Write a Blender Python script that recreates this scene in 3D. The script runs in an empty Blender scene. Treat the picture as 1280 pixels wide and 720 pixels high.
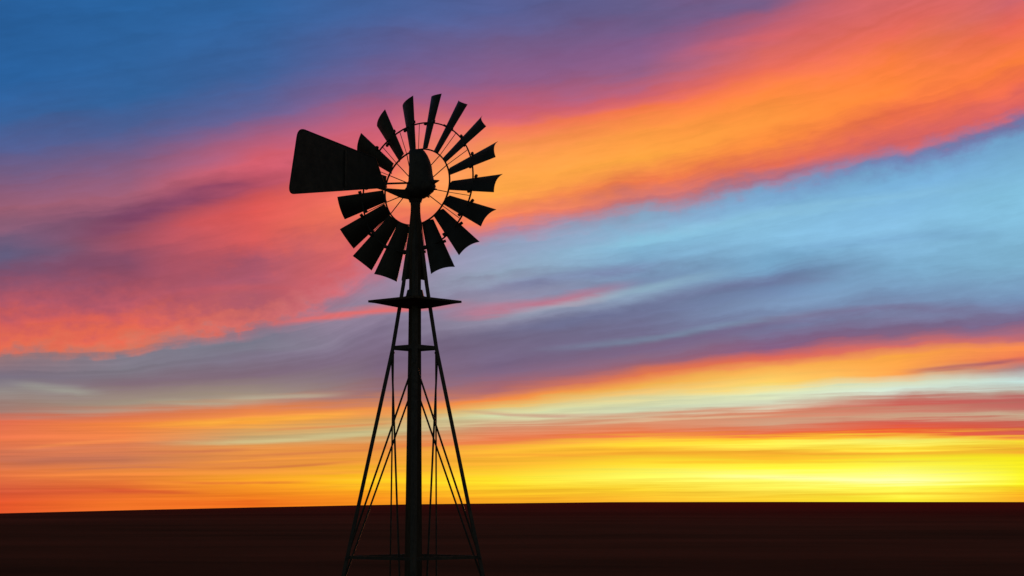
import bpy, bmesh, math, random
from mathutils import Vector, Matrix

random.seed(7)
R = math.radians
scene = bpy.context.scene
col = scene.collection

# ------------------------------------------------------------------ camera
cam_data = bpy.data.cameras.new('camera')
cam = bpy.data.objects.new('camera', cam_data)
col.objects.link(cam)
EYE = 1.65
cam.location = (0.0, 0.0, EYE)
cam.rotation_euler = (R(90 + 6.605), 0.0, 0.0)
cam_data.sensor_width = 36.0
cam_data.lens = 36.0 * 2310.0 / 1280.0
cam_data.clip_start = 0.1
cam_data.clip_end = 40000.0
scene.camera = cam

scene.view_settings.view_transform = 'Standard'
scene.view_settings.look = 'None'
scene.view_settings.exposure = 0.0
scene.view_settings.gamma = 1.0
scene.view_settings.use_curve_mapping = False

# ------------------------------------------------------------------ sun
SUN_AZ, SUN_EL = 12.0, 2.0          # low in the glow, right of the mill
sun_data = bpy.data.lights.new('sun', 'SUN')
sun_data.energy = 3.0
sun_data.angle = R(0.6)
sun_data.color = (1.0, 0.30, 0.12)
sun = bpy.data.objects.new('sun', sun_data)
col.objects.link(sun)
sun_dir = Vector((math.sin(R(SUN_AZ)) * math.cos(R(SUN_EL)),
                  math.cos(R(SUN_AZ)) * math.cos(R(SUN_EL)), math.sin(R(SUN_EL))))
sun.rotation_euler = sun_dir.to_track_quat('Z', 'Y').to_euler()
sun.location = (30, 60, 40)

# ------------------------------------------------------------------ sky
# Sunset cloud bands, described by azimuth and elevation in degrees.
# Five edge curves cut the sky into bands; each column lists the colour
# against the band coordinate (0 horizon ... 5 high sky).
SKY_COLUMNS = [
    (-15.396, [
        (0, (232, 88, 45)), (0.2363, (212, 86, 56)), (0.7096, (232, 120, 68)), (0.9941, (205, 115, 85)), (1.4515, (235, 120, 75)), (1.9095, (222, 108, 78)),
        (2.1018, (160, 122, 112)), (2.3798, (148, 138, 134)), (2.6328, (122, 112, 128)), (2.9367, (150, 118, 122)), (3.0483, (230, 108, 82)), (3.158, (212, 95, 92)),
        (3.2678, (178, 88, 104)), (3.4435, (125, 80, 108)), (3.5226, (98, 92, 125)), (3.5972, (112, 93, 124)), (3.685, (140, 95, 120)), (3.7859, (155, 95, 115)),
        (3.9042, (135, 92, 122)), (3.9918, (115, 94, 132)), (4.0663, (88, 95, 145)), (4.1808, (58, 98, 155)), (4.3235, (42, 97, 158)), (4.6068, (40, 95, 155)),
    ]),
    (-11.849, [
        (0, (240, 115, 40)), (0.2691, (228, 105, 48)), (0.6516, (235, 135, 60)), (0.9129, (200, 120, 85)), (1.4078, (235, 130, 76)), (1.8161, (245, 135, 65)),
        (2.0119, (218, 118, 82)), (2.1902, (165, 148, 130)), (2.4876, (130, 108, 120)), (2.702, (124, 118, 130)), (2.8689, (130, 124, 138)), (3.0079, (215, 118, 95)),
        (3.0874, (230, 105, 82)), (3.2065, (190, 90, 100)), (3.3456, (152, 80, 102)), (3.4449, (135, 78, 104)), (3.5442, (158, 80, 98)), (3.6633, (128, 75, 104)),
        (3.7823, (162, 94, 115)), (3.9407, (122, 96, 136)), (4.0747, (75, 97, 150)), (4.1941, (50, 98, 155)), (4.5493, (42, 98, 158)),
    ]),
    (-7.963, [
        (0, (240, 110, 30)), (0.1217, (250, 138, 35)), (0.4465, (252, 165, 40)), (0.7719, (228, 138, 65)), (1.1175, (235, 150, 72)), (1.3526, (195, 165, 115)),
        (1.7448, (252, 165, 60)), (2.0291, (230, 130, 75)), (2.1938, (165, 148, 132)), (2.4364, (128, 106, 122)), (2.6792, (126, 116, 136)), (2.8444, (122, 122, 140)),
        (2.9806, (150, 118, 135)), (3.0459, (212, 108, 104)), (3.1415, (176, 92, 106)), (3.2754, (170, 88, 108)), (3.4283, (222, 94, 92)), (3.5812, (226, 90, 84)),
        (3.6766, (178, 80, 100)), (3.8099, (212, 95, 110)), (3.962, (148, 93, 130)), (4.0477, (95, 97, 148)), (4.1905, (62, 98, 155)), (4.474, (50, 100, 160)),
    ]),
    (-4.001, [
        (0.0813, (250, 150, 30)), (0.4067, (255, 195, 30)), (0.7773, (242, 160, 55)), (1.0942, (225, 140, 70)), (1.377, (190, 180, 130)), (1.7166, (225, 160, 90)),
        (1.9433, (240, 145, 75)), (2.1016, (150, 110, 115)), (2.281, (125, 103, 128)), (2.5804, (128, 114, 140)), (2.6883, (140, 125, 150)), (2.7902, (150, 130, 155)),
        (2.9101, (158, 130, 155)), (3.0233, (188, 118, 140)), (3.14, (225, 102, 105)), (3.28, (240, 110, 95)), (3.4664, (250, 125, 90)), (3.6989, (225, 100, 110)),
        (3.8844, (190, 95, 125)), (4.0493, (130, 92, 136)), (4.213, (95, 95, 148)), (4.4084, (70, 98, 155)),
    ]),
    (-0.501, [
        (0.0354, (250, 170, 35)), (0.3893, (255, 228, 45)), (0.6731, (248, 178, 50)), (0.9289, (252, 185, 55)), (1.1075, (232, 120, 72)), (1.338, (215, 150, 115)),
        (1.5687, (215, 225, 175)), (1.7381, (235, 190, 110)), (1.8767, (245, 140, 70)), (2.0255, (170, 105, 112)), (2.163, (120, 100, 130)), (2.367, (115, 107, 135)),
        (2.4946, (145, 142, 165)), (2.5814, (150, 140, 165)), (2.6733, (142, 142, 168)), (2.7499, (148, 165, 188)), (2.9286, (150, 160, 190)), (3.0266, (190, 130, 150)),
        (3.1395, (250, 130, 90)), (3.3717, (255, 168, 72)), (3.6367, (255, 160, 80)), (3.9011, (240, 120, 92)), (4.0149, (200, 95, 115)), (4.1336, (145, 92, 134)),
        (4.2814, (115, 92, 136)), (4.4283, (85, 95, 148)),
    ]),
    (4.001, [
        (0.0193, (250, 180, 45)), (0.1995, (255, 215, 50)), (0.4186, (255, 250, 95)), (0.638, (255, 222, 50)), (0.793, (245, 172, 48)), (0.8706, (250, 190, 48)),
        (0.9741, (255, 215, 55)), (1.1247, (232, 115, 68)), (1.312, (215, 150, 115)), (1.4744, (205, 215, 180)), (1.6245, (230, 220, 160)), (1.8122, (250, 185, 85)),
        (2.0, (230, 120, 78)), (2.0749, (150, 100, 118)), (2.1998, (115, 105, 135)), (2.3748, (115, 120, 155)), (2.4999, (138, 160, 188)), (2.575, (122, 142, 176)),
        (2.7, (125, 165, 198)), (2.8501, (130, 185, 215)), (2.99, (140, 165, 195)), (3.1004, (200, 120, 125)), (3.2675, (245, 125, 80)), (3.4678, (255, 168, 68)),
        (3.701, (255, 155, 70)), (3.9005, (245, 120, 75)), (4.0152, (200, 95, 106)), (4.0914, (150, 98, 136)), (4.2127, (130, 92, 136)), (4.3637, (100, 92, 136)),
    ]),
    (7.963, [
        (0.0313, (255, 208, 45)), (0.3075, (255, 248, 95)), (0.4457, (255, 252, 125)), (0.5715, (255, 245, 60)), (0.6848, (248, 190, 45)), (0.773, (245, 176, 45)),
        (0.9369, (255, 245, 85)), (1.0, (255, 200, 45)), (1.0806, (232, 100, 62)), (1.2016, (205, 160, 130)), (1.3328, (215, 130, 100)), (1.4337, (215, 218, 190)),
        (1.565, (225, 235, 190)), (1.6864, (252, 215, 108)), (1.8684, (250, 180, 85)), (2.0046, (225, 105, 85)), (2.0645, (135, 95, 130)), (2.1797, (115, 120, 155)),
        (2.318, (125, 150, 185)), (2.4333, (108, 128, 168)), (2.5486, (120, 168, 202)), (2.7791, (135, 190, 222)), (2.9632, (120, 165, 205)), (3.0469, (170, 115, 140)),
        (3.1808, (230, 110, 85)), (3.3479, (255, 142, 65)), (3.5481, (255, 152, 65)), (3.8142, (255, 135, 65)), (3.9801, (235, 110, 84)), (4.1698, (190, 95, 112)),
        (4.2672, (130, 92, 132)),
    ]),
    (11.849, [
        (0.031, (255, 240, 55)), (0.2416, (255, 252, 90)), (0.3409, (255, 255, 165)), (0.4899, (255, 252, 100)), (0.6514, (252, 235, 50)), (0.7634, (246, 192, 50)),
        (0.8381, (255, 225, 60)), (0.9253, (255, 250, 115)), (1.0, (252, 190, 60)), (1.0612, (245, 95, 50)), (1.175, (212, 92, 80)), (1.2451, (202, 162, 132)),
        (1.3678, (205, 95, 85)), (1.4379, (190, 118, 105)), (1.5169, (215, 235, 218)), (1.6046, (218, 218, 180)), (1.7188, (250, 162, 78)), (1.8945, (250, 165, 70)),
        (2.0127, (215, 110, 100)), (2.076, (122, 97, 130)), (2.266, (120, 148, 184)), (2.3928, (125, 172, 206)), (2.6461, (135, 190, 225)), (2.878, (120, 175, 215)),
        (2.9832, (112, 130, 178)), (3.0915, (215, 100, 100)), (3.2913, (240, 112, 75)), (3.4906, (255, 135, 60)), (3.6893, (250, 125, 65)), (3.8872, (232, 106, 88)),
        (4.0769, (212, 102, 102)),
    ]),
    (15.396, [
        (0.0186, (255, 178, 40)), (0.1301, (252, 180, 35)), (0.2168, (255, 235, 30)), (0.3409, (255, 250, 45)), (0.6515, (255, 240, 30)), (0.8008, (242, 170, 48)),
        (0.9253, (255, 232, 55)), (1.0, (250, 170, 60)), (1.0561, (212, 85, 72)), (1.1525, (200, 105, 90)), (1.2328, (198, 178, 148)), (1.297, (190, 110, 100)),
        (1.3774, (190, 95, 92)), (1.4578, (185, 165, 150)), (1.5785, (198, 228, 222)), (1.6832, (175, 135, 135)), (1.796, (228, 112, 84)), (1.9249, (250, 142, 78)),
        (2.0099, (190, 105, 112)), (2.0837, (120, 100, 135)), (2.1945, (115, 142, 178)), (2.3422, (125, 175, 205)), (2.6742, (130, 190, 220)), (2.9132, (115, 165, 205)),
        (2.9976, (112, 112, 160)), (3.0799, (220, 100, 100)), (3.2507, (240, 110, 75)), (3.3725, (250, 125, 60)), (3.5908, (236, 105, 86)), (3.7357, (208, 102, 108)),
    ]),
]
BAND_EDGES = [
    [(-15.426, 1.242), (-11.695, 1.382), (-7.859, 1.495), (-3.949, 1.653), (-0.494, 1.731), (3.951, 1.899), (7.866, 1.934), (11.708, 1.936), (15.446, 1.906)],
    [(-15.466, 2.548), (-11.723, 2.564), (-7.878, 2.741), (-3.960, 2.957), (-0.496, 3.335), (3.967, 3.870), (7.904, 4.357), (11.773, 4.695), (15.538, 4.884)],
    [(-15.524, 4.430), (-13.661, 4.468), (-11.771, 4.598), (-10.819, 4.832), (-7.919, 5.266), (-5.963, 5.879), (-3.993, 7.084), (-2.501, 7.689), (-0.501, 8.192), (4.007, 8.815), (7.990, 9.684), (11.910, 10.442), (13.598, 10.806), (15.743, 11.416)],
    [(-15.693, 9.825), (-11.916, 10.708), (-8.022, 11.688), (-4.036, 12.384), (-0.505, 11.922), (4.037, 12.507), (8.050, 13.340), (12.014, 14.665), (15.903, 16.298)],
    [(-15.965, 18.141), (16.059, 20.859)],
]

WISPS = [
    ([(-1.99, 5.115), (2.99, 5.804), (6.47, 6.613), (11.82, 6.879)], 0.248, (112, 118, 155), 0.6),
    ([(-1.37, 6.455), (1.50, 6.901), (3.74, 7.186), (5.48, 7.316)], 0.223, (118, 122, 160), 0.65),
    ([(-8.16, 5.262), (-6.70, 5.575), (-5.47, 5.761), (-2.99, 6.002), (-1.00, 6.133)], 0.174, (225, 108, 106), 0.9),
    ([(-2.49, 5.757), (1.00, 6.109), (3.99, 6.738)], 0.273, (200, 108, 128), 0.75),
    ([(-1.00, 5.563), (3.99, 6.540), (7.21, 7.144)], 0.174, (155, 195, 210), 0.45),
    ([(0.00, 4.622), (3.98, 4.982), (7.68, 5.563), (11.32, 5.870)], 0.149, (125, 148, 172), 0.5),
    ([(0.50, 4.226), (5.21, 4.899), (8.90, 5.669), (15.79, 5.689)], 0.223, (122, 98, 135), 0.5),
    ([(-0.50, 7.225), (4.00, 8.074), (8.96, 8.926), (15.92, 9.576)], 0.248, (150, 205, 225), 0.3),
    ([(6.47, 7.303), (11.37, 7.937), (15.87, 8.028)], 0.223, (115, 160, 200), 0.35),
    ([(11.75, 3.895), (13.65, 4.035), (15.98, 4.277)], 0.099, (165, 92, 105), 0.9),
    ([(-1.98, 2.839), (0.00, 2.693), (3.46, 2.663)], 0.074, (200, 135, 120), 0.6),
    ([(1.49, 2.544), (6.42, 2.823), (9.09, 2.976)], 0.062, (220, 140, 110), 0.6),
    ([(0.99, 2.347), (5.19, 2.534), (8.85, 2.685)], 0.050, (225, 205, 165), 0.6),
    ([(0.00, 1.509), (6.40, 1.500), (15.66, 1.430)], 0.074, (238, 155, 45), 0.5),
    ([(1.48, 1.263), (8.82, 1.200), (15.66, 1.264)], 0.050, (245, 175, 40), 0.4),
    ([(7.84, 0.206), (11.67, 0.252), (15.85, 0.271)], 0.050, (245, 180, 30), 0.5),
    ([(5.17, 0.793), (8.81, 0.714), (12.15, 0.611), (14.02, 0.701)], 0.099, (255, 255, 190), 0.5),
    ([(-15.26, 3.504), (-14.10, 3.379), (-12.45, 3.257)], 0.174, (172, 176, 160), 0.45),
    ([(-11.50, 3.074), (-9.10, 3.025), (-7.40, 3.111)], 0.124, (180, 172, 145), 0.5),
    ([(-9.34, 3.096), (-7.15, 3.211), (-4.95, 3.323)], 0.099, (192, 182, 155), 0.55),
    ([(-11.23, 1.770), (-7.62, 1.862), (-5.18, 2.043), (-1.98, 2.296)], 0.099, (212, 200, 145), 0.7),
    ([(-11.72, 2.274), (-7.15, 2.549), (-3.71, 2.835)], 0.124, (255, 178, 65), 0.7),
    ([(-15.66, 1.548), (-12.88, 1.615), (-10.04, 1.802)], 0.099, (205, 122, 90), 0.5),
    ([(-15.65, 1.122), (-12.87, 1.280), (-10.98, 1.216)], 0.124, (188, 108, 85), 0.55),
    ([(-12.64, 1.425), (-9.79, 1.512), (-7.38, 1.668)], 0.074, (205, 115, 80), 0.6),
    ([(-10.26, 0.977), (-7.12, 1.083), (-4.19, 1.285)], 0.062, (212, 118, 65), 0.75),
    ([(-8.82, 1.370), (-5.91, 1.501), (-3.46, 1.654)], 0.062, (205, 115, 70), 0.7),
    ([(-10.97, 0.613), (-8.57, 0.569), (-5.90, 0.646)], 0.062, (222, 110, 50), 0.75),
    ([(-13.08, 0.394), (-11.20, 0.324), (-9.29, 0.278)], 0.074, (212, 85, 45), 0.7),
    ([(-15.62, 0.200), (-12.61, 0.299), (-10.48, 0.253)], 0.124, (205, 80, 50), 0.6),
    ([(-15.41, 0.721), (-12.63, 0.801), (-9.30, 0.859)], 0.074, (250, 140, 65), 0.5),
    ([(-10.02, 1.172), (-7.13, 1.303), (-5.17, 1.405)], 0.050, (255, 160, 60), 0.5),
    ([(-7.61, 0.814), (-4.68, 0.916), (-1.97, 0.993)], 0.074, (235, 150, 55), 0.5),
    ([(-6.39, 0.475), (-2.96, 0.624), (0.49, 0.625)], 0.174, (255, 215, 40), 0.5),
    ([(-5.42, 1.650), (-1.98, 1.755), (1.48, 1.952)], 0.062, (225, 120, 75), 0.55),
    ([(-2.96, 1.360), (0.00, 1.460), (2.96, 1.385)], 0.062, (238, 155, 50), 0.55),
    ([(-13.52, 7.968), (-11.75, 8.606), (-9.94, 9.267), (-8.23, 9.482)], 0.372, (118, 62, 98), 0.6),
    ([(-10.19, 9.431), (-8.97, 9.709), (-7.99, 9.733)], 0.174, (125, 62, 98), 0.5),
    ([(-10.89, 8.315), (-9.44, 8.597), (-7.48, 8.959)], 0.223, (205, 82, 82), 0.4),
    ([(-15.84, 7.264), (-14.45, 7.456), (-13.04, 7.646)], 0.298, (98, 95, 128), 0.3),
    ([(-15.09, 5.325), (-12.74, 5.524), (-10.35, 5.425)], 0.174, (238, 102, 82), 0.35),
    ([(-14.20, 7.007), (-12.55, 7.176), (-10.87, 7.024)], 0.298, (128, 76, 104), 0.35),
    ([(-10.85, 6.245), (-8.43, 6.535), (-5.97, 6.422)], 0.174, (205, 90, 95), 0.35),
    ([(3.04, 14.473), (5.82, 15.050), (9.33, 15.460)], 0.422, (98, 95, 138), 0.5),
    ([(4.55, 13.598), (7.81, 14.170), (11.03, 14.523)], 0.248, (225, 100, 98), 0.3),
    ([(-0.50, 10.937), (3.02, 11.538), (6.54, 12.092)], 0.223, (255, 140, 75), 0.3),
    ([(-4.63, 9.178), (-3.01, 9.690), (-1.01, 10.196)], 0.645, (255, 165, 95), 0.55),
    ([(-15.21, 1.552), (-12.41, 1.811), (-9.80, 1.924)], 0.074, (250, 150, 80), 0.5),
    ([(-8.35, 2.127), (-5.92, 2.286), (-2.97, 2.467)], 0.050, (225, 130, 75), 0.5),
    ([(-14.03, 0.892), (-11.69, 1.045), (-9.30, 1.004)], 0.050, (195, 112, 85), 0.5),
    ([(-7.36, 0.377), (-4.43, 0.525), (-1.97, 0.477)], 0.062, (245, 165, 40), 0.5),
    ([(-10.81, 4.540), (-7.67, 4.777), (-4.72, 4.977)], 0.298, (128, 126, 140), 0.4),
]


def lin(c):
    out = []
    for v in c:
        v /= 255.0
        out.append(v / 12.92 if v <= 0.04045 else ((v + 0.055) / 1.055) ** 2.4)
    return tuple(out)


class Graph:
    def __init__(self, tree):
        self.t = tree
        tree.nodes.clear()

    def put(self, sock, v):
        if isinstance(v, bpy.types.NodeSocket):
            self.t.links.new(v, sock)
        elif v is not None:
            sock.default_value = v

    def math(self, op, a, b=None, c=None, clamp=False):
        n = self.t.nodes.new('ShaderNodeMath')
        n.operation = op
        n.use_clamp = clamp
        for s, v in zip(n.inputs, (a, b, c)):
            self.put(s, v)
        return n.outputs[0]

    def vec(self, x, y, z):
        n = self.t.nodes.new('ShaderNodeCombineXYZ')
        for s, v in zip(n.inputs, (x, y, z)):
            self.put(s, v)
        return n.outputs[0]

    def maprange(self, v, a, b, c=0.0, d=1.0, kind='LINEAR'):
        n = self.t.nodes.new('ShaderNodeMapRange')
        n.interpolation_type = kind
        n.clamp = True
        for s, q in zip(n.inputs, (v, a, b, c, d)):
            self.put(s, q)
        return n.outputs[0]

    def noise(self, vec, scale=1.0, detail=3.0, rough=0.5, dist=0.0):
        n = self.t.nodes.new('ShaderNodeTexNoise')
        self.put(n.inputs['Vector'], vec)
        n.inputs['Scale'].default_value = scale
        n.inputs['Detail'].default_value = detail
        n.inputs['Roughness'].default_value = rough
        n.inputs['Distortion'].default_value = dist
        return n.outputs['Fac']

    def mix(self, f, a, b, kind='MIX'):
        n = self.t.nodes.new('ShaderNodeMix')
        n.data_type = 'RGBA'
        n.blend_type = kind
        n.clamp_result = False
        self.put(n.inputs['Factor'], f)
        for s, v in ((n.inputs[6], a), (n.inputs[7], b)):
            if isinstance(v, tuple) and len(v) == 3:
                v = v + (1.0,)
            self.put(s, v)
        return n.outputs[2]

    def ramp(self, f, stops, interp='LINEAR'):
        n = self.t.nodes.new('ShaderNodeValToRGB')
        r = n.color_ramp
        r.interpolation = interp
        r.elements[0].position, r.elements[1].position = 0.0, 1.0
        while len(r.elements) > 1:
            r.elements.remove(r.elements[-1])
        r.elements[0].position = stops[0][0]
        r.elements[0].color = tuple(stops[0][1]) + (1.0,)
        for p, c in stops[1:]:
            e = r.elements.new(min(max(p, 0.0), 1.0))
            e.color = tuple(c) + (1.0,)
        self.put(n.inputs[0], f)
        return n.outputs[0]

    def curve(self, v, pts):
        """piecewise curve of (az, el) points, az -30..30, el 0..30"""
        n = self.t.nodes.new('ShaderNodeFloatCurve')
        m = n.mapping
        m.use_clip = False
        c = m.curves[0]
        c.points[0].location = ((pts[0][0] + 30) / 60, pts[0][1] / 30)
        c.points[1].location = ((pts[-1][0] + 30) / 60, pts[-1][1] / 30)
        for a, e in pts[1:-1]:
            c.points.new((a + 30) / 60, e / 30)
        m.extend = 'HORIZONTAL'
        m.update()
        self.put(n.inputs['Value'], v)
        return self.math('MULTIPLY', n.outputs[0], 30.0)


world = bpy.data.worlds.new('World')
scene.world = world
world.use_nodes = True
g = Graph(world.node_tree)
T = world.node_tree

tc = T.nodes.new('ShaderNodeTexCoord')
sep = T.nodes.new('ShaderNodeSeparateXYZ')
T.links.new(tc.outputs['Generated'], sep.inputs[0])
X, Y, Z = sep.outputs
DEG = 180 / math.pi
az = g.math('MULTIPLY', g.math('ARCTAN2', X, Y), DEG)
el = g.math('MULTIPLY', g.math('ARCSINE', Z), DEG)

# turbulence: ragged cloud edges, fading towards the far, flat horizon
fade_low = g.maprange(el, 1.5, 6.0)
puff_v = g.vec(g.math('MULTIPLY', az, 0.42), g.math('MULTIPLY', el, 1.1), 3.7)
puff = g.math('SUBTRACT', g.noise(puff_v, 1.0, 5.0, 0.55), 0.5)
el_w = g.math('ADD', el, g.math('MULTIPLY', g.math('MULTIPLY', puff, 0.75), fade_low))

azn = g.math('DIVIDE', g.math('ADD', az, 30.0), 60.0)
edges = [0.0] + [g.curve(azn, p) for p in BAND_EDGES]
w = None
for k in range(5):
    span = g.math('SUBTRACT', edges[k + 1], edges[k])
    q = g.math('DIVIDE', g.math('SUBTRACT', el_w, edges[k]), span, clamp=True)
    w = q if w is None else g.math('ADD', w, q)

# wind-drawn streaks that follow the bands
st_v = g.vec(g.math('MULTIPLY', az, 0.07), g.math('MULTIPLY', w, 3.2), 1.3)
streak = g.math('SUBTRACT', g.noise(st_v, 1.0, 5.0, 0.6, 0.3), 0.5)
st_v2 = g.vec(g.math('MULTIPLY', az, 0.085), g.math('MULTIPLY', w, 14.0), 8.1)
fine = g.math('SUBTRACT', g.noise(st_v2, 1.0, 4.0, 0.6, 0.2), 0.5)
w2 = g.math('ADD', w, g.math('MULTIPLY', streak, 0.11))
w2 = g.math('ADD', w2, g.math('MULTIPLY', fine, 0.09))
# small billows along the ragged underside of the high cloud
bil_v = g.vec(g.math('MULTIPLY', az, 1.5), g.math('MULTIPLY', el, 2.1), 5.2)
billow = g.math('SUBTRACT', g.noise(bil_v, 1.0, 4.0, 0.55), 0.5)
near3 = g.math('SUBTRACT', 1.0, g.maprange(g.math('ABSOLUTE', g.math('SUBTRACT', w, 3.05)), 0.1, 0.55, 0.0, 1.0, 'SMOOTHSTEP'))
w2 = g.math('ADD', w2, g.math('MULTIPLY', g.math('MULTIPLY', billow, near3), g.maprange(az, -8.0, 0.0, 0.26, 0.12)))
# hair-thin layers low over the horizon
low = g.math('SUBTRACT', 1.0, g.maprange(el, 2.2, 4.2))
hair_v = g.vec(g.math('MULTIPLY', az, 0.17), g.math('MULTIPLY', g.math('SUBTRACT', el, g.math('MULTIPLY', az, 0.012)), 7.5), 2.9)
hair = g.math('SUBTRACT', g.noise(hair_v, 1.0, 4.0, 0.6, 0.15), 0.5)
w2 = g.math('ADD', w2, g.math('MULTIPLY', g.math('MULTIPLY', hair, low), 0.30))
wn = g.math('DIVIDE', w2, 5.0, clamp=True)

sky_c = None
prev = None
for a, stops in SKY_COLUMNS:
    c = g.ramp(wn, [(p / 5.0, lin(q)) for p, q in stops])
    if sky_c is None:
        sky_c = c
    else:
        sky_c = g.mix(g.maprange(az, prev, a), sky_c, c)
    prev = a

# single wisps and streaks: (az, el) path, half width, colour, density
wisp_v = g.vec(g.math('MULTIPLY', az, 0.30), g.math('MULTIPLY', el, 2.4), 11.0)
wisp_n = g.noise(wisp_v, 1.0, 5.0, 0.6, 0.4)
wisp_off = g.math('SUBTRACT', wisp_n, 0.5)
for path, half, colour, dens in WISPS:
    mid = g.curve(azn, path)
    d = g.math('SUBTRACT', el, mid)
    d = g.math('ADD', d, g.math('MULTIPLY', wisp_off, half * 2.2))
    body = g.maprange(g.math('ABSOLUTE', d), 0.0, half * 1.25, 1.0, 0.0, 'SMOOTHSTEP')
    a0, a1 = path[0][0], path[-1][0]
    edge = (a1 - a0) * 0.35
    ends = g.math('MULTIPLY', g.maprange(az, a0 - 0.3, a0 + edge, 0, 1, 'SMOOTHSTEP'),
                  g.maprange(az, a1 - edge, a1 + 0.3, 1, 0, 'SMOOTHSTEP'))
    f = g.math('MULTIPLY', g.math('MULTIPLY', body, ends), dens)
    f = g.math('MULTIPLY', f, g.maprange(wisp_n, 0.30, 0.55, 0.55, 1.0))
    sky_c = g.mix(f, sky_c, lin(colour))

# uneven thickness of the cloud sheets
tone = g.math('ADD', 1.0, g.math('MULTIPLY', streak, 0.35))
tone = g.math('ADD', tone, g.math('MULTIPLY', puff, g.math('MULTIPLY', fade_low, 0.30)))
tone = g.math('ADD', tone, g.math('MULTIPLY', fine, 0.25))
tone = g.math('ADD', tone, g.math('MULTIPLY', g.math('MULTIPLY', hair, low), 0.5))
rip_v = g.vec(g.math('MULTIPLY', az, 0.9), g.math('MULTIPLY', g.math('SUBTRACT', el, g.math('MULTIPLY', az, 0.2)), 3.6), 6.6)
ripple = g.math('SUBTRACT', g.noise(rip_v, 1.0, 5.0, 0.62, 0.3), 0.5)
tone = g.math('ADD', tone, g.math('MULTIPLY', ripple, g.math('MULTIPLY', fade_low, 0.16)))
tn = T.nodes.new('ShaderNodeVectorMath')
tn.operation = 'SCALE'
T.links.new(sky_c, tn.inputs[0])
T.links.new(tone, tn.inputs['Scale'])
sky_c = tn.outputs[0]

bands = T.nodes.new('ShaderNodeBackground')
T.links.new(sky_c, bands.inputs['Color'])
bands.inputs['Strength'].default_value = 1.0

# the clear dusk sky beyond the cloud field (overhead and behind the camera)
ns = T.nodes.new('ShaderNodeTexSky')
ns.sky_type = 'NISHITA'
ns.sun_disc = False
ns.sun_elevation = R(SUN_EL)
ns.sun_rotation = R(SUN_AZ)
ns.altitude = 300
dusk = T.nodes.new('ShaderNodeBackground')
T.links.new(ns.outputs[0], dusk.inputs['Color'])
dusk.inputs['Strength'].default_value = 0.12
cover = g.math('MULTIPLY',
               g.maprange(g.math('ABSOLUTE', az), 24.0, 75.0, 1.0, 0.0, 'SMOOTHSTEP'),
               g.maprange(el, 18.0, 38.0, 1.0, 0.0, 'SMOOTHSTEP'))
mixs = T.nodes.new('ShaderNodeMixShader')
T.links.new(cover, mixs.inputs[0])
T.links.new(dusk.outputs[0], mixs.inputs[1])
T.links.new(bands.outputs[0], mixs.inputs[2])
wo = T.nodes.new('ShaderNodeOutputWorld')
T.links.new(mixs.outputs[0], wo.inputs['Surface'])


# ------------------------------------------------------------------ materials
def material(name, c1, c2, scale, rough, metal=0.0, bump=0.0, spec=0.5, stretch=(1, 1, 1), c3=None, coords='Object'):
    m = bpy.data.materials.new(name)
    m.use_nodes = True
    q = Graph(m.node_tree)
    t = m.node_tree
    co = t.nodes.new('ShaderNodeTexCoord')
    mp = t.nodes.new('ShaderNodeMapping')
    mp.inputs['Scale'].default_value = stretch
    t.links.new(co.outputs[coords], mp.inputs['Vector'])
    n1 = q.noise(mp.outputs[0], scale, 6.0, 0.6)
    stops = [(0.35, c1), (0.65, c2)]
    if c3:
        stops.append((0.74, c3))
    c = q.ramp(n1, stops)
    b = t.nodes.new('ShaderNodeBsdfPrincipled')
    t.links.new(c, b.inputs['Base Color'])
    n2 = q.noise(mp.outputs[0], scale * 3.1, 4.0, 0.6)
    q.put(b.inputs['Roughness'], q.maprange(n2, 0.3, 0.7, rough - 0.1, min(rough + 0.1, 1.0)))
    b.inputs['Metallic'].default_value = metal
    b.inputs['Specular IOR Level'].default_value = spec
    if bump:
        bn = t.nodes.new('ShaderNodeBump')
        bn.inputs['Strength'].default_value = bump
        bn.inputs['Distance'].default_value = 0.02
        t.links.new(n2, bn.inputs['Height'])
        t.links.new(bn.outputs[0], b.inputs['Normal'])
    o = t.nodes.new('ShaderNodeOutputMaterial')
    t.links.new(b.outputs[0], o.inputs['Surface'])
    return m


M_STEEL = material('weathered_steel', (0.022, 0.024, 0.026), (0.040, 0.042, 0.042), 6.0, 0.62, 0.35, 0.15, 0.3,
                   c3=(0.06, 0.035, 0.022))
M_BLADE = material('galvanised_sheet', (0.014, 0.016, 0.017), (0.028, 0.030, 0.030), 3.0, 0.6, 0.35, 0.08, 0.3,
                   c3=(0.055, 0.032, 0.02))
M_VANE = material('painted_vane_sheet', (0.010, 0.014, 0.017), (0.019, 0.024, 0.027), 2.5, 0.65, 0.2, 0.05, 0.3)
M_WOOD = material('old_timber', (0.030, 0.024, 0.019), (0.055, 0.045, 0.036), 5.0, 0.85, 0.0, 0.4, 0.2, (6, 6, 0.6))


# ------------------------------------------------------------------ mesh helpers
def finish(name, bm, mat, parent=None, loc=None, smooth=False):
    bmesh.ops.recalc_face_normals(bm, faces=bm.faces)
    me = bpy.data.meshes.new(name)
    bm.to_mesh(me)
    bm.free()
    if smooth:
        for p in me.polygons:
            p.use_smooth = True
    me.materials.append(mat)
    o = bpy.data.objects.new(name, me)
    col.objects.link(o)
    if parent:
        o.parent = parent
    if loc:
        o.location = loc
    return o


def frame_of(d):
    d = d.normalized()
    up = Vector((0, 0, 1)) if abs(d.z) < 0.95 else Vector((1, 0, 0))
    s = d.cross(up).normalized()
    return s, s.cross(d).normalized()


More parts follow.
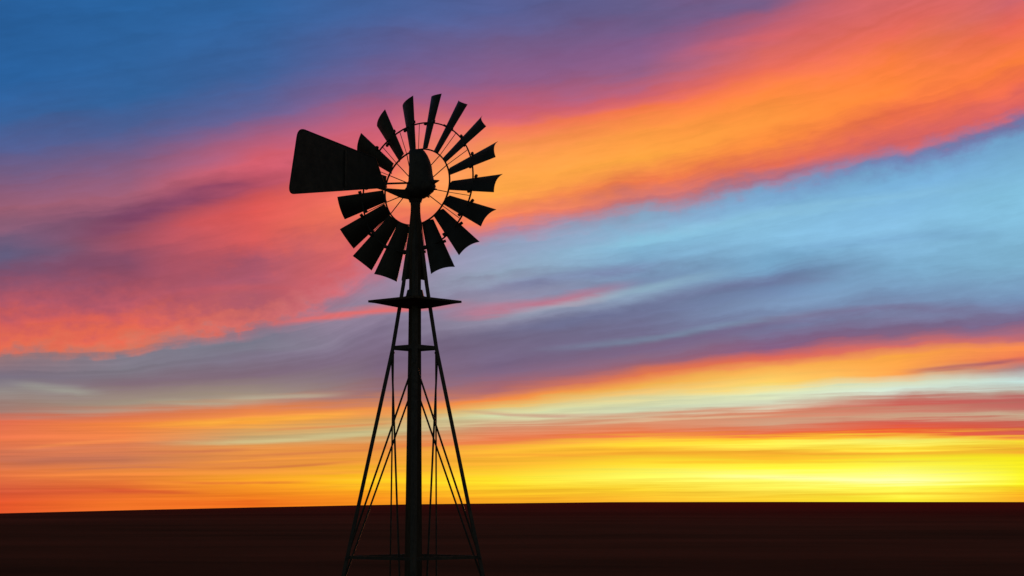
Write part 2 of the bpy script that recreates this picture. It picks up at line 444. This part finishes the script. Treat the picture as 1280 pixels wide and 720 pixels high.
def tube(bm, a, b, r0, r1=None, n=10):
    a, b = Vector(a), Vector(b)
    r1 = r0 if r1 is None else r1
    s, u = frame_of(b - a)
    rings = []
    for p, r in ((a, r0), (b, r1)):
        rings.append([bm.verts.new(p + s * r * math.cos(2 * math.pi * i / n) + u * r * math.sin(2 * math.pi * i / n))
                      for i in range(n)])
    for i in range(n):
        j = (i + 1) % n
        bm.faces.new((rings[0][i], rings[0][j], rings[1][j], rings[1][i]))
    bm.faces.new(rings[0])
    bm.faces.new(rings[1])


def loft(bm, sections):
    """sections: lists of equal numbers of points; side walls and both ends"""
    vs = [[bm.verts.new(p) for p in s] for s in sections]
    n = len(vs[0])
    for a, b in zip(vs, vs[1:]):
        for i in range(n):
            j = (i + 1) % n
            bm.faces.new((a[i], a[j], b[j], b[i]))
    bm.faces.new(vs[0])
    bm.faces.new(vs[-1])


def box(bm, c, sx, sy, sz, ax=None):
    """box centred at c, half sizes, ax = three axes"""
    c = Vector(c)
    e = ax or (Vector((1, 0, 0)), Vector((0, 1, 0)), Vector((0, 0, 1)))
    secs = []
    for k in (-1, 1):
        secs.append([c + e[0] * sx * i + e[1] * sy * j + e[2] * sz * k for i, j in ((-1, -1), (1, -1), (1, 1), (-1, 1))])
    loft(bm, secs)


def angle_bar(bm, pts, out, w, th):
    """L-section bar along pts; the corner of the L points to `out` (horizontal)"""
    out = Vector(out).normalized()
    side = Vector((-out.y, out.x, 0))
    f1 = (-out + side).normalized()
    f2 = (-out - side).normalized()
    secs = []
    for p in pts:
        p = Vector(p)
        secs.append([p, p + f1 * w, p + f1 * w - out * th * 1.41, p - out * th * 1.41, p + f2 * w - out * th * 1.41, p + f2 * w])
    loft(bm, secs)


# ------------------------------------------------------------------ ground
def smooth(t):
    t = min(max(t, 0.0), 1.0)
    return t * t * (3 - 2 * t)


FALL = [(-60, 0.50), (-22, 0.44), (-15.5, 0.35), (-11, 0.235), (-8, 0.17), (-5, 0.11), (-3, 0.075), (-0.5, 0.05),
        (3, 0.012), (8, 0.006), (15, 0.010), (60, 0.05)]


def fall(a):
    if a <= FALL[0][0]:
        return FALL[0][1]
    for (a0, d0), (a1, d1) in zip(FALL, FALL[1:]):
        if a0 <= a <= a1:
            return d0 + (d1 - d0) * (a - a0) / (a1 - a0)
    return FALL[-1][1]


def ground_height(x, y):
    r = math.hypot(x, y)
    a = math.degrees(math.atan2(x, y))
    h = (EYE - math.tan(R(fall(a))) * r) * smooth((r - 60) / 340.0)
    h += 0.5 * math.sin(x / 97 + 1) * math.sin(y / 143) * smooth((r - 60) / 200) * (1 - smooth((r - 700) / 900)) * 0.35
    th = math.atan2(x, y)
    ripple = 0.5 * math.sin(th * 37 + 1.1) + 0.3 * math.sin(th * 91 + 0.4) + 0.2 * math.sin(th * 173)
    h += ripple * r * 0.00016 * smooth((r - 500) / 2500.0)
    return h


def build_ground():
    bm = bmesh.new()
    radii = [0.0]
    r = 3.0
    while r < 12000:
        radii.append(r)
        r *= 1.09
    radii.append(12000.0)
    N = 720
    rings = []
    for r in radii[1:]:
        ring = []
        for i in range(N):
            a = 2 * math.pi * i / N
            x, y = r * math.sin(a), r * math.cos(a)
            ring.append(bm.verts.new((x, y, ground_height(x, y))))
        rings.append(ring)
    c = bm.verts.new((0, 0, 0))
    for i in range(N):
        bm.faces.new((c, rings[0][i], rings[0][(i + 1) % N]))
    for a, b in zip(rings, rings[1:]):
        for i in range(N):
            j = (i + 1) % N
            bm.faces.new((a[i], b[i], b[j], a[j]))
    m = bpy.data.materials.new('dry_field_soil')
    m.use_nodes = True
    q = Graph(m.node_tree)
    t = m.node_tree
    co = t.nodes.new('ShaderNodeTexCoord')
    s = t.nodes.new('ShaderNodeSeparateXYZ')
    t.links.new(co.outputs['Object'], s.inputs[0])
    x, y = s.outputs[0], s.outputs[1]
    big = q.noise(q.vec(q.math('MULTIPLY', x, 0.004), q.math('MULTIPLY', y, 0.012), 0.0), 1.0, 4.0, 0.55)
    mid = q.noise(q.vec(q.math('MULTIPLY', x, 0.06), q.math('MULTIPLY', y, 0.11), 4.0), 1.0, 5.0, 0.6)
    fin = q.noise(q.vec(x, y, 0.0), 3.0, 5.0, 0.7)
    c = q.ramp(q.math('ADD', q.math('MULTIPLY', big, 0.7), q.math('MULTIPLY', mid, 0.3)),
               [(0.38, (0.045, 0.024, 0.018)), (0.48, (0.105, 0.040, 0.028)), (0.60, (0.185, 0.058, 0.040))])
    # red horizon glow painted into the far ground colour, stronger to the right
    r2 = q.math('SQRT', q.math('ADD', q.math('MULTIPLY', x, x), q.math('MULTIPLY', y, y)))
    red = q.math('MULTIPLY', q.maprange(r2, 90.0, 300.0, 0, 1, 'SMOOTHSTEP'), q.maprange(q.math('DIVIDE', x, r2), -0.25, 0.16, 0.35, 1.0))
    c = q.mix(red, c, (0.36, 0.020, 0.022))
    c = q.mix(q.math('MULTIPLY', q.maprange(fin, 0.35, 0.7), 0.35), c, (0.10, 0.062, 0.038))
    b = t.nodes.new('ShaderNodeBsdfPrincipled')
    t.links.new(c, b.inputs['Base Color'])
    b.inputs['Roughness'].default_value = 1.0
    b.inputs['Specular IOR Level'].default_value = 0.0
    bn = t.nodes.new('ShaderNodeBump')
    bn.inputs['Strength'].default_value = 0.5
    bn.inputs['Distance'].default_value = 0.06
    t.links.new(fin, bn.inputs['Height'])
    t.links.new(bn.outputs[0], b.inputs['Normal'])
    o = t.nodes.new('ShaderNodeOutputMaterial')
    t.links.new(b.outputs[0], o.inputs['Surface'])
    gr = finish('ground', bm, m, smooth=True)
    gr['kind'] = 'structure'


build_ground()

# ------------------------------------------------------------------ windmill
MILL = (-1.585, 30.0, 0.0)
mill = bpy.data.objects.new('windmill', None)
col.objects.link(mill)
mill.location = MILL
TURN = R(3.03)                     # the tower's front leg faces the viewer
mill.rotation_euler = (0, 0, TURN)
mill['label'] = 'dark multi-blade farm windpump on a lattice tower, silhouetted against the sunset sky'
mill['category'] = 'windmill'

# tower: four corner legs set diagonally to the view
PROFILE = [(-0.05, 1.262), (4.14, 0.385), (5.19, 0.220), (6.10, 0.105), (6.50, 0.07)]


def leg_r(z):
    for (z0, w0), (z1, w1) in zip(PROFILE, PROFILE[1:]):
        if z <= z1:
            return w0 + (w1 - w0) * (z - z0) / (z1 - z0)
    return PROFILE[-1][1]


DIRS = [Vector((-1, 0, 0)), Vector((0, -1, 0)), Vector((1, 0, 0)), Vector((0, 1, 0))]


def corner(k, z, extra=0.0):
    d = DIRS[k % 4] * (leg_r(z) + extra)
    return Vector((d.x, d.y, z))


for k in range(4):
    bm = bmesh.new()
    angle_bar(bm, [corner(k, z) for z in (-0.05, 2.0, 4.14, 5.19, 6.10, 6.50)], DIRS[k], 0.070, 0.009)
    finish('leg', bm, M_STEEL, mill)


def girt(z, hh, ht, inset=0.03):
    for k in range(4):
        a, b = corner(k, z, -inset), corner(k + 1, z, -inset)
        d = (b - a).normalized()
        bm = bmesh.new()
        box(bm, (a + b) / 2, (b - a).length / 2 - 0.012, ht, hh, (d, Vector((-d.y, d.x, 0)), Vector((0, 0, 1))))
        finish('girt', bm, M_STEEL, mill)


girt(4.14, 0.032, 0.008, 0.02)
girt(0.77, 0.026, 0.008)


def rod(name, a, b, r=0.011):
    bm = bmesh.new()
    tube(bm, a, b, r, n=8)
    # small fixing nut at both ends
    d = (Vector(b) - Vector(a)).normalized()
    tube(bm, Vector(a) + d * 0.02, Vector(a) + d * 0.05, r * 1.9, n=6)
    tube(bm, Vector(b) - d * 0.05, Vector(b) - d * 0.02, r * 1.9, n=6)
    return finish(name, bm, M_STEEL, mill)


# crossed braces: near faces, then far faces
for k in (0, 2):
    sx = -1 if k == 0 else 1
    rod('brace', corner(1, 3.90, -0.02), corner(k, 0.72, -0.02), 0.017)
    rod('brace', corner(3, 3.60, -0.03), corner(k, 0.36, -0.05), 0.016)
    rod('stay_rod', corner(k, 4.10, -0.02), (sx * 0.20, -0.12, 0.0), 0.016)
# slim pull rods hanging from the upper girts
for sx in (-1, 1):
    rod('pull_rod', (sx * 0.345, 0.03, 4.10), (sx * 0.375, 0.10, 0.02), 0.013)

# centre post
bm = bmesh.new()
secs = []
for z, hw in ((-0.1, 0.142), (0.8, 0.138), (2.5, 0.122), (4.1, 0.106), (4.9, 0.100), (5.6, 0.095), (6.5, 0.078)):
    c = hw * 0.45
    ring = []
    for x, y in ((-hw, -c), (-c, -hw), (c, -hw), (hw, -c), (hw, c), (c, hw), (-c, hw), (-hw, c)):
        ring.append(Vector((x, y, z)))
    secs.append(ring)
loft(bm, secs)
finish('centre_post', bm, M_WOOD, mill)

# platform: square deck, corners to the left, right, front and back
PZ = 4.90
bm = bmesh.new()
HD = 0.765
e1 = Vector((1, 1, 0)).normalized()
e2 = Vector((-1, 1, 0)).normalized()
side = HD / math.sqrt(2)
nb = 9
for i in range(nb):
    c = -side + (i + 0.5) * 2 * side / nb
    box(bm, Vector((0, 0, PZ)) + e1 * c, side / nb - 0.004, side, 0.018, (e1, e2, Vector((0, 0, 1))))
deck = finish('platform', bm, M_WOOD, mill)
bm = bmesh.new()
secs = []
for z, h in ((PZ - 0.020, side * 0.93), (PZ - 0.045, side * 0.74), (PZ - 0.105, side * 0.32)):
    secs.append([Vector((0, 0, z)) + e1 * h * i + e2 * h * j for i, j in ((-1, -1), (1, -1), (1, 1), (-1, 1))])
loft(bm, secs)
finish('deck_bearer', bm, M_WOOD, deck)
bm = bmesh.new()
secs = []
for z, h in ((PZ + 0.020, side * 0.50), (PZ + 0.05, side * 0.34), (PZ + 0.09, side * 0.20)):
    secs.append([Vector((0, 0, z)) + e1 * h * i + e2 * h * j for i, j in ((-1, -1), (1, -1), (1, 1), (-1, 1))])
loft(bm, secs)
tube(bm, (0, 0, PZ + 0.085), (0, 0, PZ + 0.19), 0.15, 0.125, 20)
finish('guide_collar', bm, M_STEEL, mill)

# head frame: n points along the wheel axle (away from the tail), s sideways
YAW = R(32.5) + TURN
TILT = R(-7.35)
n_ = Vector((math.sin(YAW), math.cos(YAW), 0))
s_ = Vector((math.cos(YAW), -math.sin(YAW), 0))
UP = Vector((0, 0, 1))
HUBZ = 6.79


def head(a, l, z):
    return n_ * a + s_ * l + UP * z


# gearbox with its tall helmet hood
bm = bmesh.new()
secs = []
for z, l0, l1, ha in ((6.60, -0.08, 0.16, 0.10), (6.64, -0.19, 0.24, 0.15), (6.70, -0.21, 0.33, 0.18),
                      (6.78, -0.12, 0.37, 0.18), (6.88, -0.075, 0.33, 0.18), (7.00, -0.07, 0.30, 0.17),
                      (7.12, -0.07, 0.285, 0.16), (7.22, -0.07, 0.250, 0.15), (7.31, -0.075, 0.205, 0.14),
                      (7.385, -0.085, 0.155, 0.12), (7.405, -0.07, 0.135, 0.10)):
    ring = []
    for i in range(24):
        t = 2 * math.pi * i / 24
        cx, cy = math.cos(t), math.sin(t)
        e = 0.7
        cx = math.copysign(abs(cx) ** e, cx)
        cy = math.copysign(abs(cy) ** e, cy)
        ring.append(head(ha * cy - 0.02, (l0 + l1) / 2 + (l1 - l0) / 2 * cx, z))
    secs.append(ring)
loft(bm, secs)
hood = finish('gearbox_hood', bm, M_STEEL, mill, smooth=True)
bm = bmesh.new()
tube(bm, head(0, 0.25, 6.83), head(0, 0.47, 6.86), 0.075, 0.008, 8)
tube(bm, head(0, 0.22, 6.74), head(0, 0.42, 6.72), 0.055, 0.010, 8)
tube(bm, head(0, 0.20, 6.66), head(0, 0.27, 6.60), 0.03, 0.012, 8)
finish('brake_lever', bm, M_STEEL, hood)
bm = bmesh.new()
tube(bm, (0, 0, 6.42), (0, 0, 6.54), 0.075, 0.085, 20)
tube(bm, (0, 0, 6.54), (0, 0, 6.62), 0.10, 0.13, 20)
finish('turntable', bm, M_STEEL, mill)

# wheel
WC = head(0.27, -0.165, 6.85)       # wheel centre
WN = (n_ * math.cos(TILT) + UP * math.sin(TILT)).normalized()
WU = s_.cross(WN).normalized()
R_IN, R_OUT, R_TIP = 0.655, 1.115, 1.60
bm = bmesh.new()
tube(bm, WC - WN * 0.14, WC + WN * 0.10, 0.085, 0.085, 20)
tube(bm, WC + WN * 0.10, WC + WN * 0.15, 0.06, 0.03, 20)
tube(bm, WC - WN * 0.13, WC - WN * 0.10, 0.12, 0.12, 20)
for v in bm.verts:
    v.co -= WC
wheel = finish('wheel', bm, M_STEEL, mill, loc=WC)


def wp(r, th, a=0.0):
    """point on the wheel: radius, clockwise angle from the top, axial offset"""
    return WU * (r * math.cos(th)) + s_ * (r * math.sin(th)) + WN * a


NB = 17
PHASE = R(-34.8)
for rad, tr, a in ((R_IN, 0.013, 0.0), (R_OUT, 0.012, 0.0)):
    bm = bmesh.new()
    seg, ns_ = 136, 8
    vs = []
    for i in range(seg):
        th = 2 * math.pi * i / seg
        vs.append([bm.verts.new(wp(rad + tr * math.cos(2 * math.pi * j / ns_), th, a + tr * 1.4 * math.sin(2 * math.pi * j / ns_)))
                   for j in range(ns_)])
    for i in range(seg):
        for j in range(ns_):
            bm.faces.new((vs[i][j], vs[(i + 1) % seg][j], vs[(i + 1) % seg][(j + 1) % ns_], vs[i][(j + 1) % ns_]))
    finish('rim', bm, M_STEEL, wheel)

BETA = R(29.5)


def blade_bm(k):
    bm = bmesh.new()
    th0 = PHASE + 2 * math.pi * k / NB
    rr = WU * math.cos(th0) + s_ * math.sin(th0)
    tt = -WU * math.sin(th0) + s_ * math.cos(th0)
    jit = random.uniform(-1, 1)
    beta = BETA + R(1.5) * jit
    ch = tt * math.cos(beta) - WN * math.sin(beta)
    nrm = WN * math.cos(beta) + tt * math.sin(beta)
    NR, NC = 10, 8
    th = 0.006
    grid = []
    for i in range(NR + 1):
        f = i / NR
        r = 0.66 + (R_TIP - 0.66) * f
        half = 0.100 + (0.203 - 0.100) * f
        camber = 0.020 + 0.032 * f
        row = []
        for j in range(NC + 1):
            s = -1 + 2 * j / NC
            c = rr * (r + 0.015 * f ** 4 * (s * s - 1.0)) + ch * (half * s) + nrm * (camber * (s * s - 0.4))
            row.append((c - nrm * th / 2, c + nrm * th / 2))
        grid.append(row)
    A = [[bm.verts.new(p[0]) for p in row] for row in grid]
    B = [[bm.verts.new(p[1]) for p in row] for row in grid]
    for i in range(NR):
        for j in range(NC):
            bm.faces.new((A[i][j], A[i][j + 1], A[i + 1][j + 1], A[i + 1][j]))
            bm.faces.new((B[i][j], B[i + 1][j], B[i + 1][j + 1], B[i][j + 1]))
    for i in range(NR):
        for j in (0, NC):
            bm.faces.new((A[i][j], A[i + 1][j], B[i + 1][j], B[i][j]))
    for j in range(NC):
        for i in (0, NR):
            bm.faces.new((A[i][j], A[i][j + 1], B[i][j + 1], B[i][j]))
    # clip that holds the sheet to the outer rim
    c = rr * R_OUT
    ax = (ch, rr, nrm)
    box(bm, c + ch * 0.16, 0.035, 0.022, 0.018, ax)
    box(bm, c - ch * 0.16, 0.030, 0.018, 0.018, ax)
    return bm


for k in range(NB):
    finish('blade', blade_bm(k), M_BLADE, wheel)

# paired spokes, six arms
for k in range(6):
    for d, a0 in ((0.5, -0.10), (1.5, 0.08)):
        th = PHASE + 2 * math.pi * (3 * k + d) / NB
        bm = bmesh.new()
        tube(bm, wp(0.08, th, a0), wp(R_IN, th, 0.0), 0.008, n=6)
        tube(bm, wp(R_IN, th, 0.0), wp(R_OUT, th, 0.0), 0.006, n=6)
        finish('spoke', bm, M_STEEL, wheel)

# tail: sheet vane on a two-rod boom, swung to the near side
def tailp(s, z, l=0.0):
    return n_ * (-s) + s_ * l + UP * z


outline = [(0.840, 6.665), (3.260, 6.220), (3.05, 7.265), (1.10, 7.100)]


def rounded(pts, radii, n=7):
    out = []
    m = len(pts)
    for i in range(m):
        p = Vector(pts[i])
        a, b = Vector(pts[i - 1]), Vector(pts[(i + 1) % m])
        r = radii[i]
        da, db = (a - p).normalized(), (b - p).normalized()
        if r == 0:
            out.append(p)
            continue
        p0, p1 = p + da * r, p + db * r
        for j in range(n + 1):
            t = j / n
            out.append(p0 * (1 - t) ** 2 + p * 2 * t * (1 - t) + p1 * t ** 2)
    return out


pts = rounded(outline, [0.03, 0.14, 0.16, 0.03])
bm = bmesh.new()
loft(bm, [[tailp(p.x, p.y, l) for p in pts] for l in (-0.003, 0.003)])
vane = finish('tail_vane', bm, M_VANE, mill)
bm = bmesh.new()
for i in range(len(pts)):
    a, b = pts[i], pts[(i + 1) % len(pts)]
    tube(bm, tailp(a.x, a.y), tailp(b.x, b.y), 0.010, n=6)
finish('edge_bead', bm, M_VANE, vane)
bm = bmesh.new()
for s0 in (1.9,):
    z0 = 6.665 + (6.226 - 6.665) * (s0 - 0.835) / 2.36
    box(bm, tailp(s0, (z0 + 7.15) / 2, 0.012), 0.02, 0.008, (7.12 - z0) / 2 - 0.04, (n_, s_, UP))
finish('stiffener', bm, M_STEEL, vane)
bm = bmesh.new()
secs = []
for s0, zc, hz in ((0.05, 6.66, 0.09), (0.38, 6.635, 0.07), (0.80, 6.640, 0.022), (1.5, 6.66, 0.02), (2.7, 6.70, 0.015)):
    secs.append([tailp(s0, zc - hz, -0.016), tailp(s0, zc - hz, 0.004), tailp(s0, zc + hz, 0.004), tailp(s0, zc + hz, -0.016)])
loft(bm, [[p - s_ * 0.014 for p in q] for q in secs])
finish('tail_boom', bm, M_STEEL, mill)
bm = bmesh.new()
tube(bm, tailp(0.1, 6.85), tailp(1.15, 6.68, -0.024), 0.016, n=8)
finish('tail_rod', bm, M_STEEL, mill)
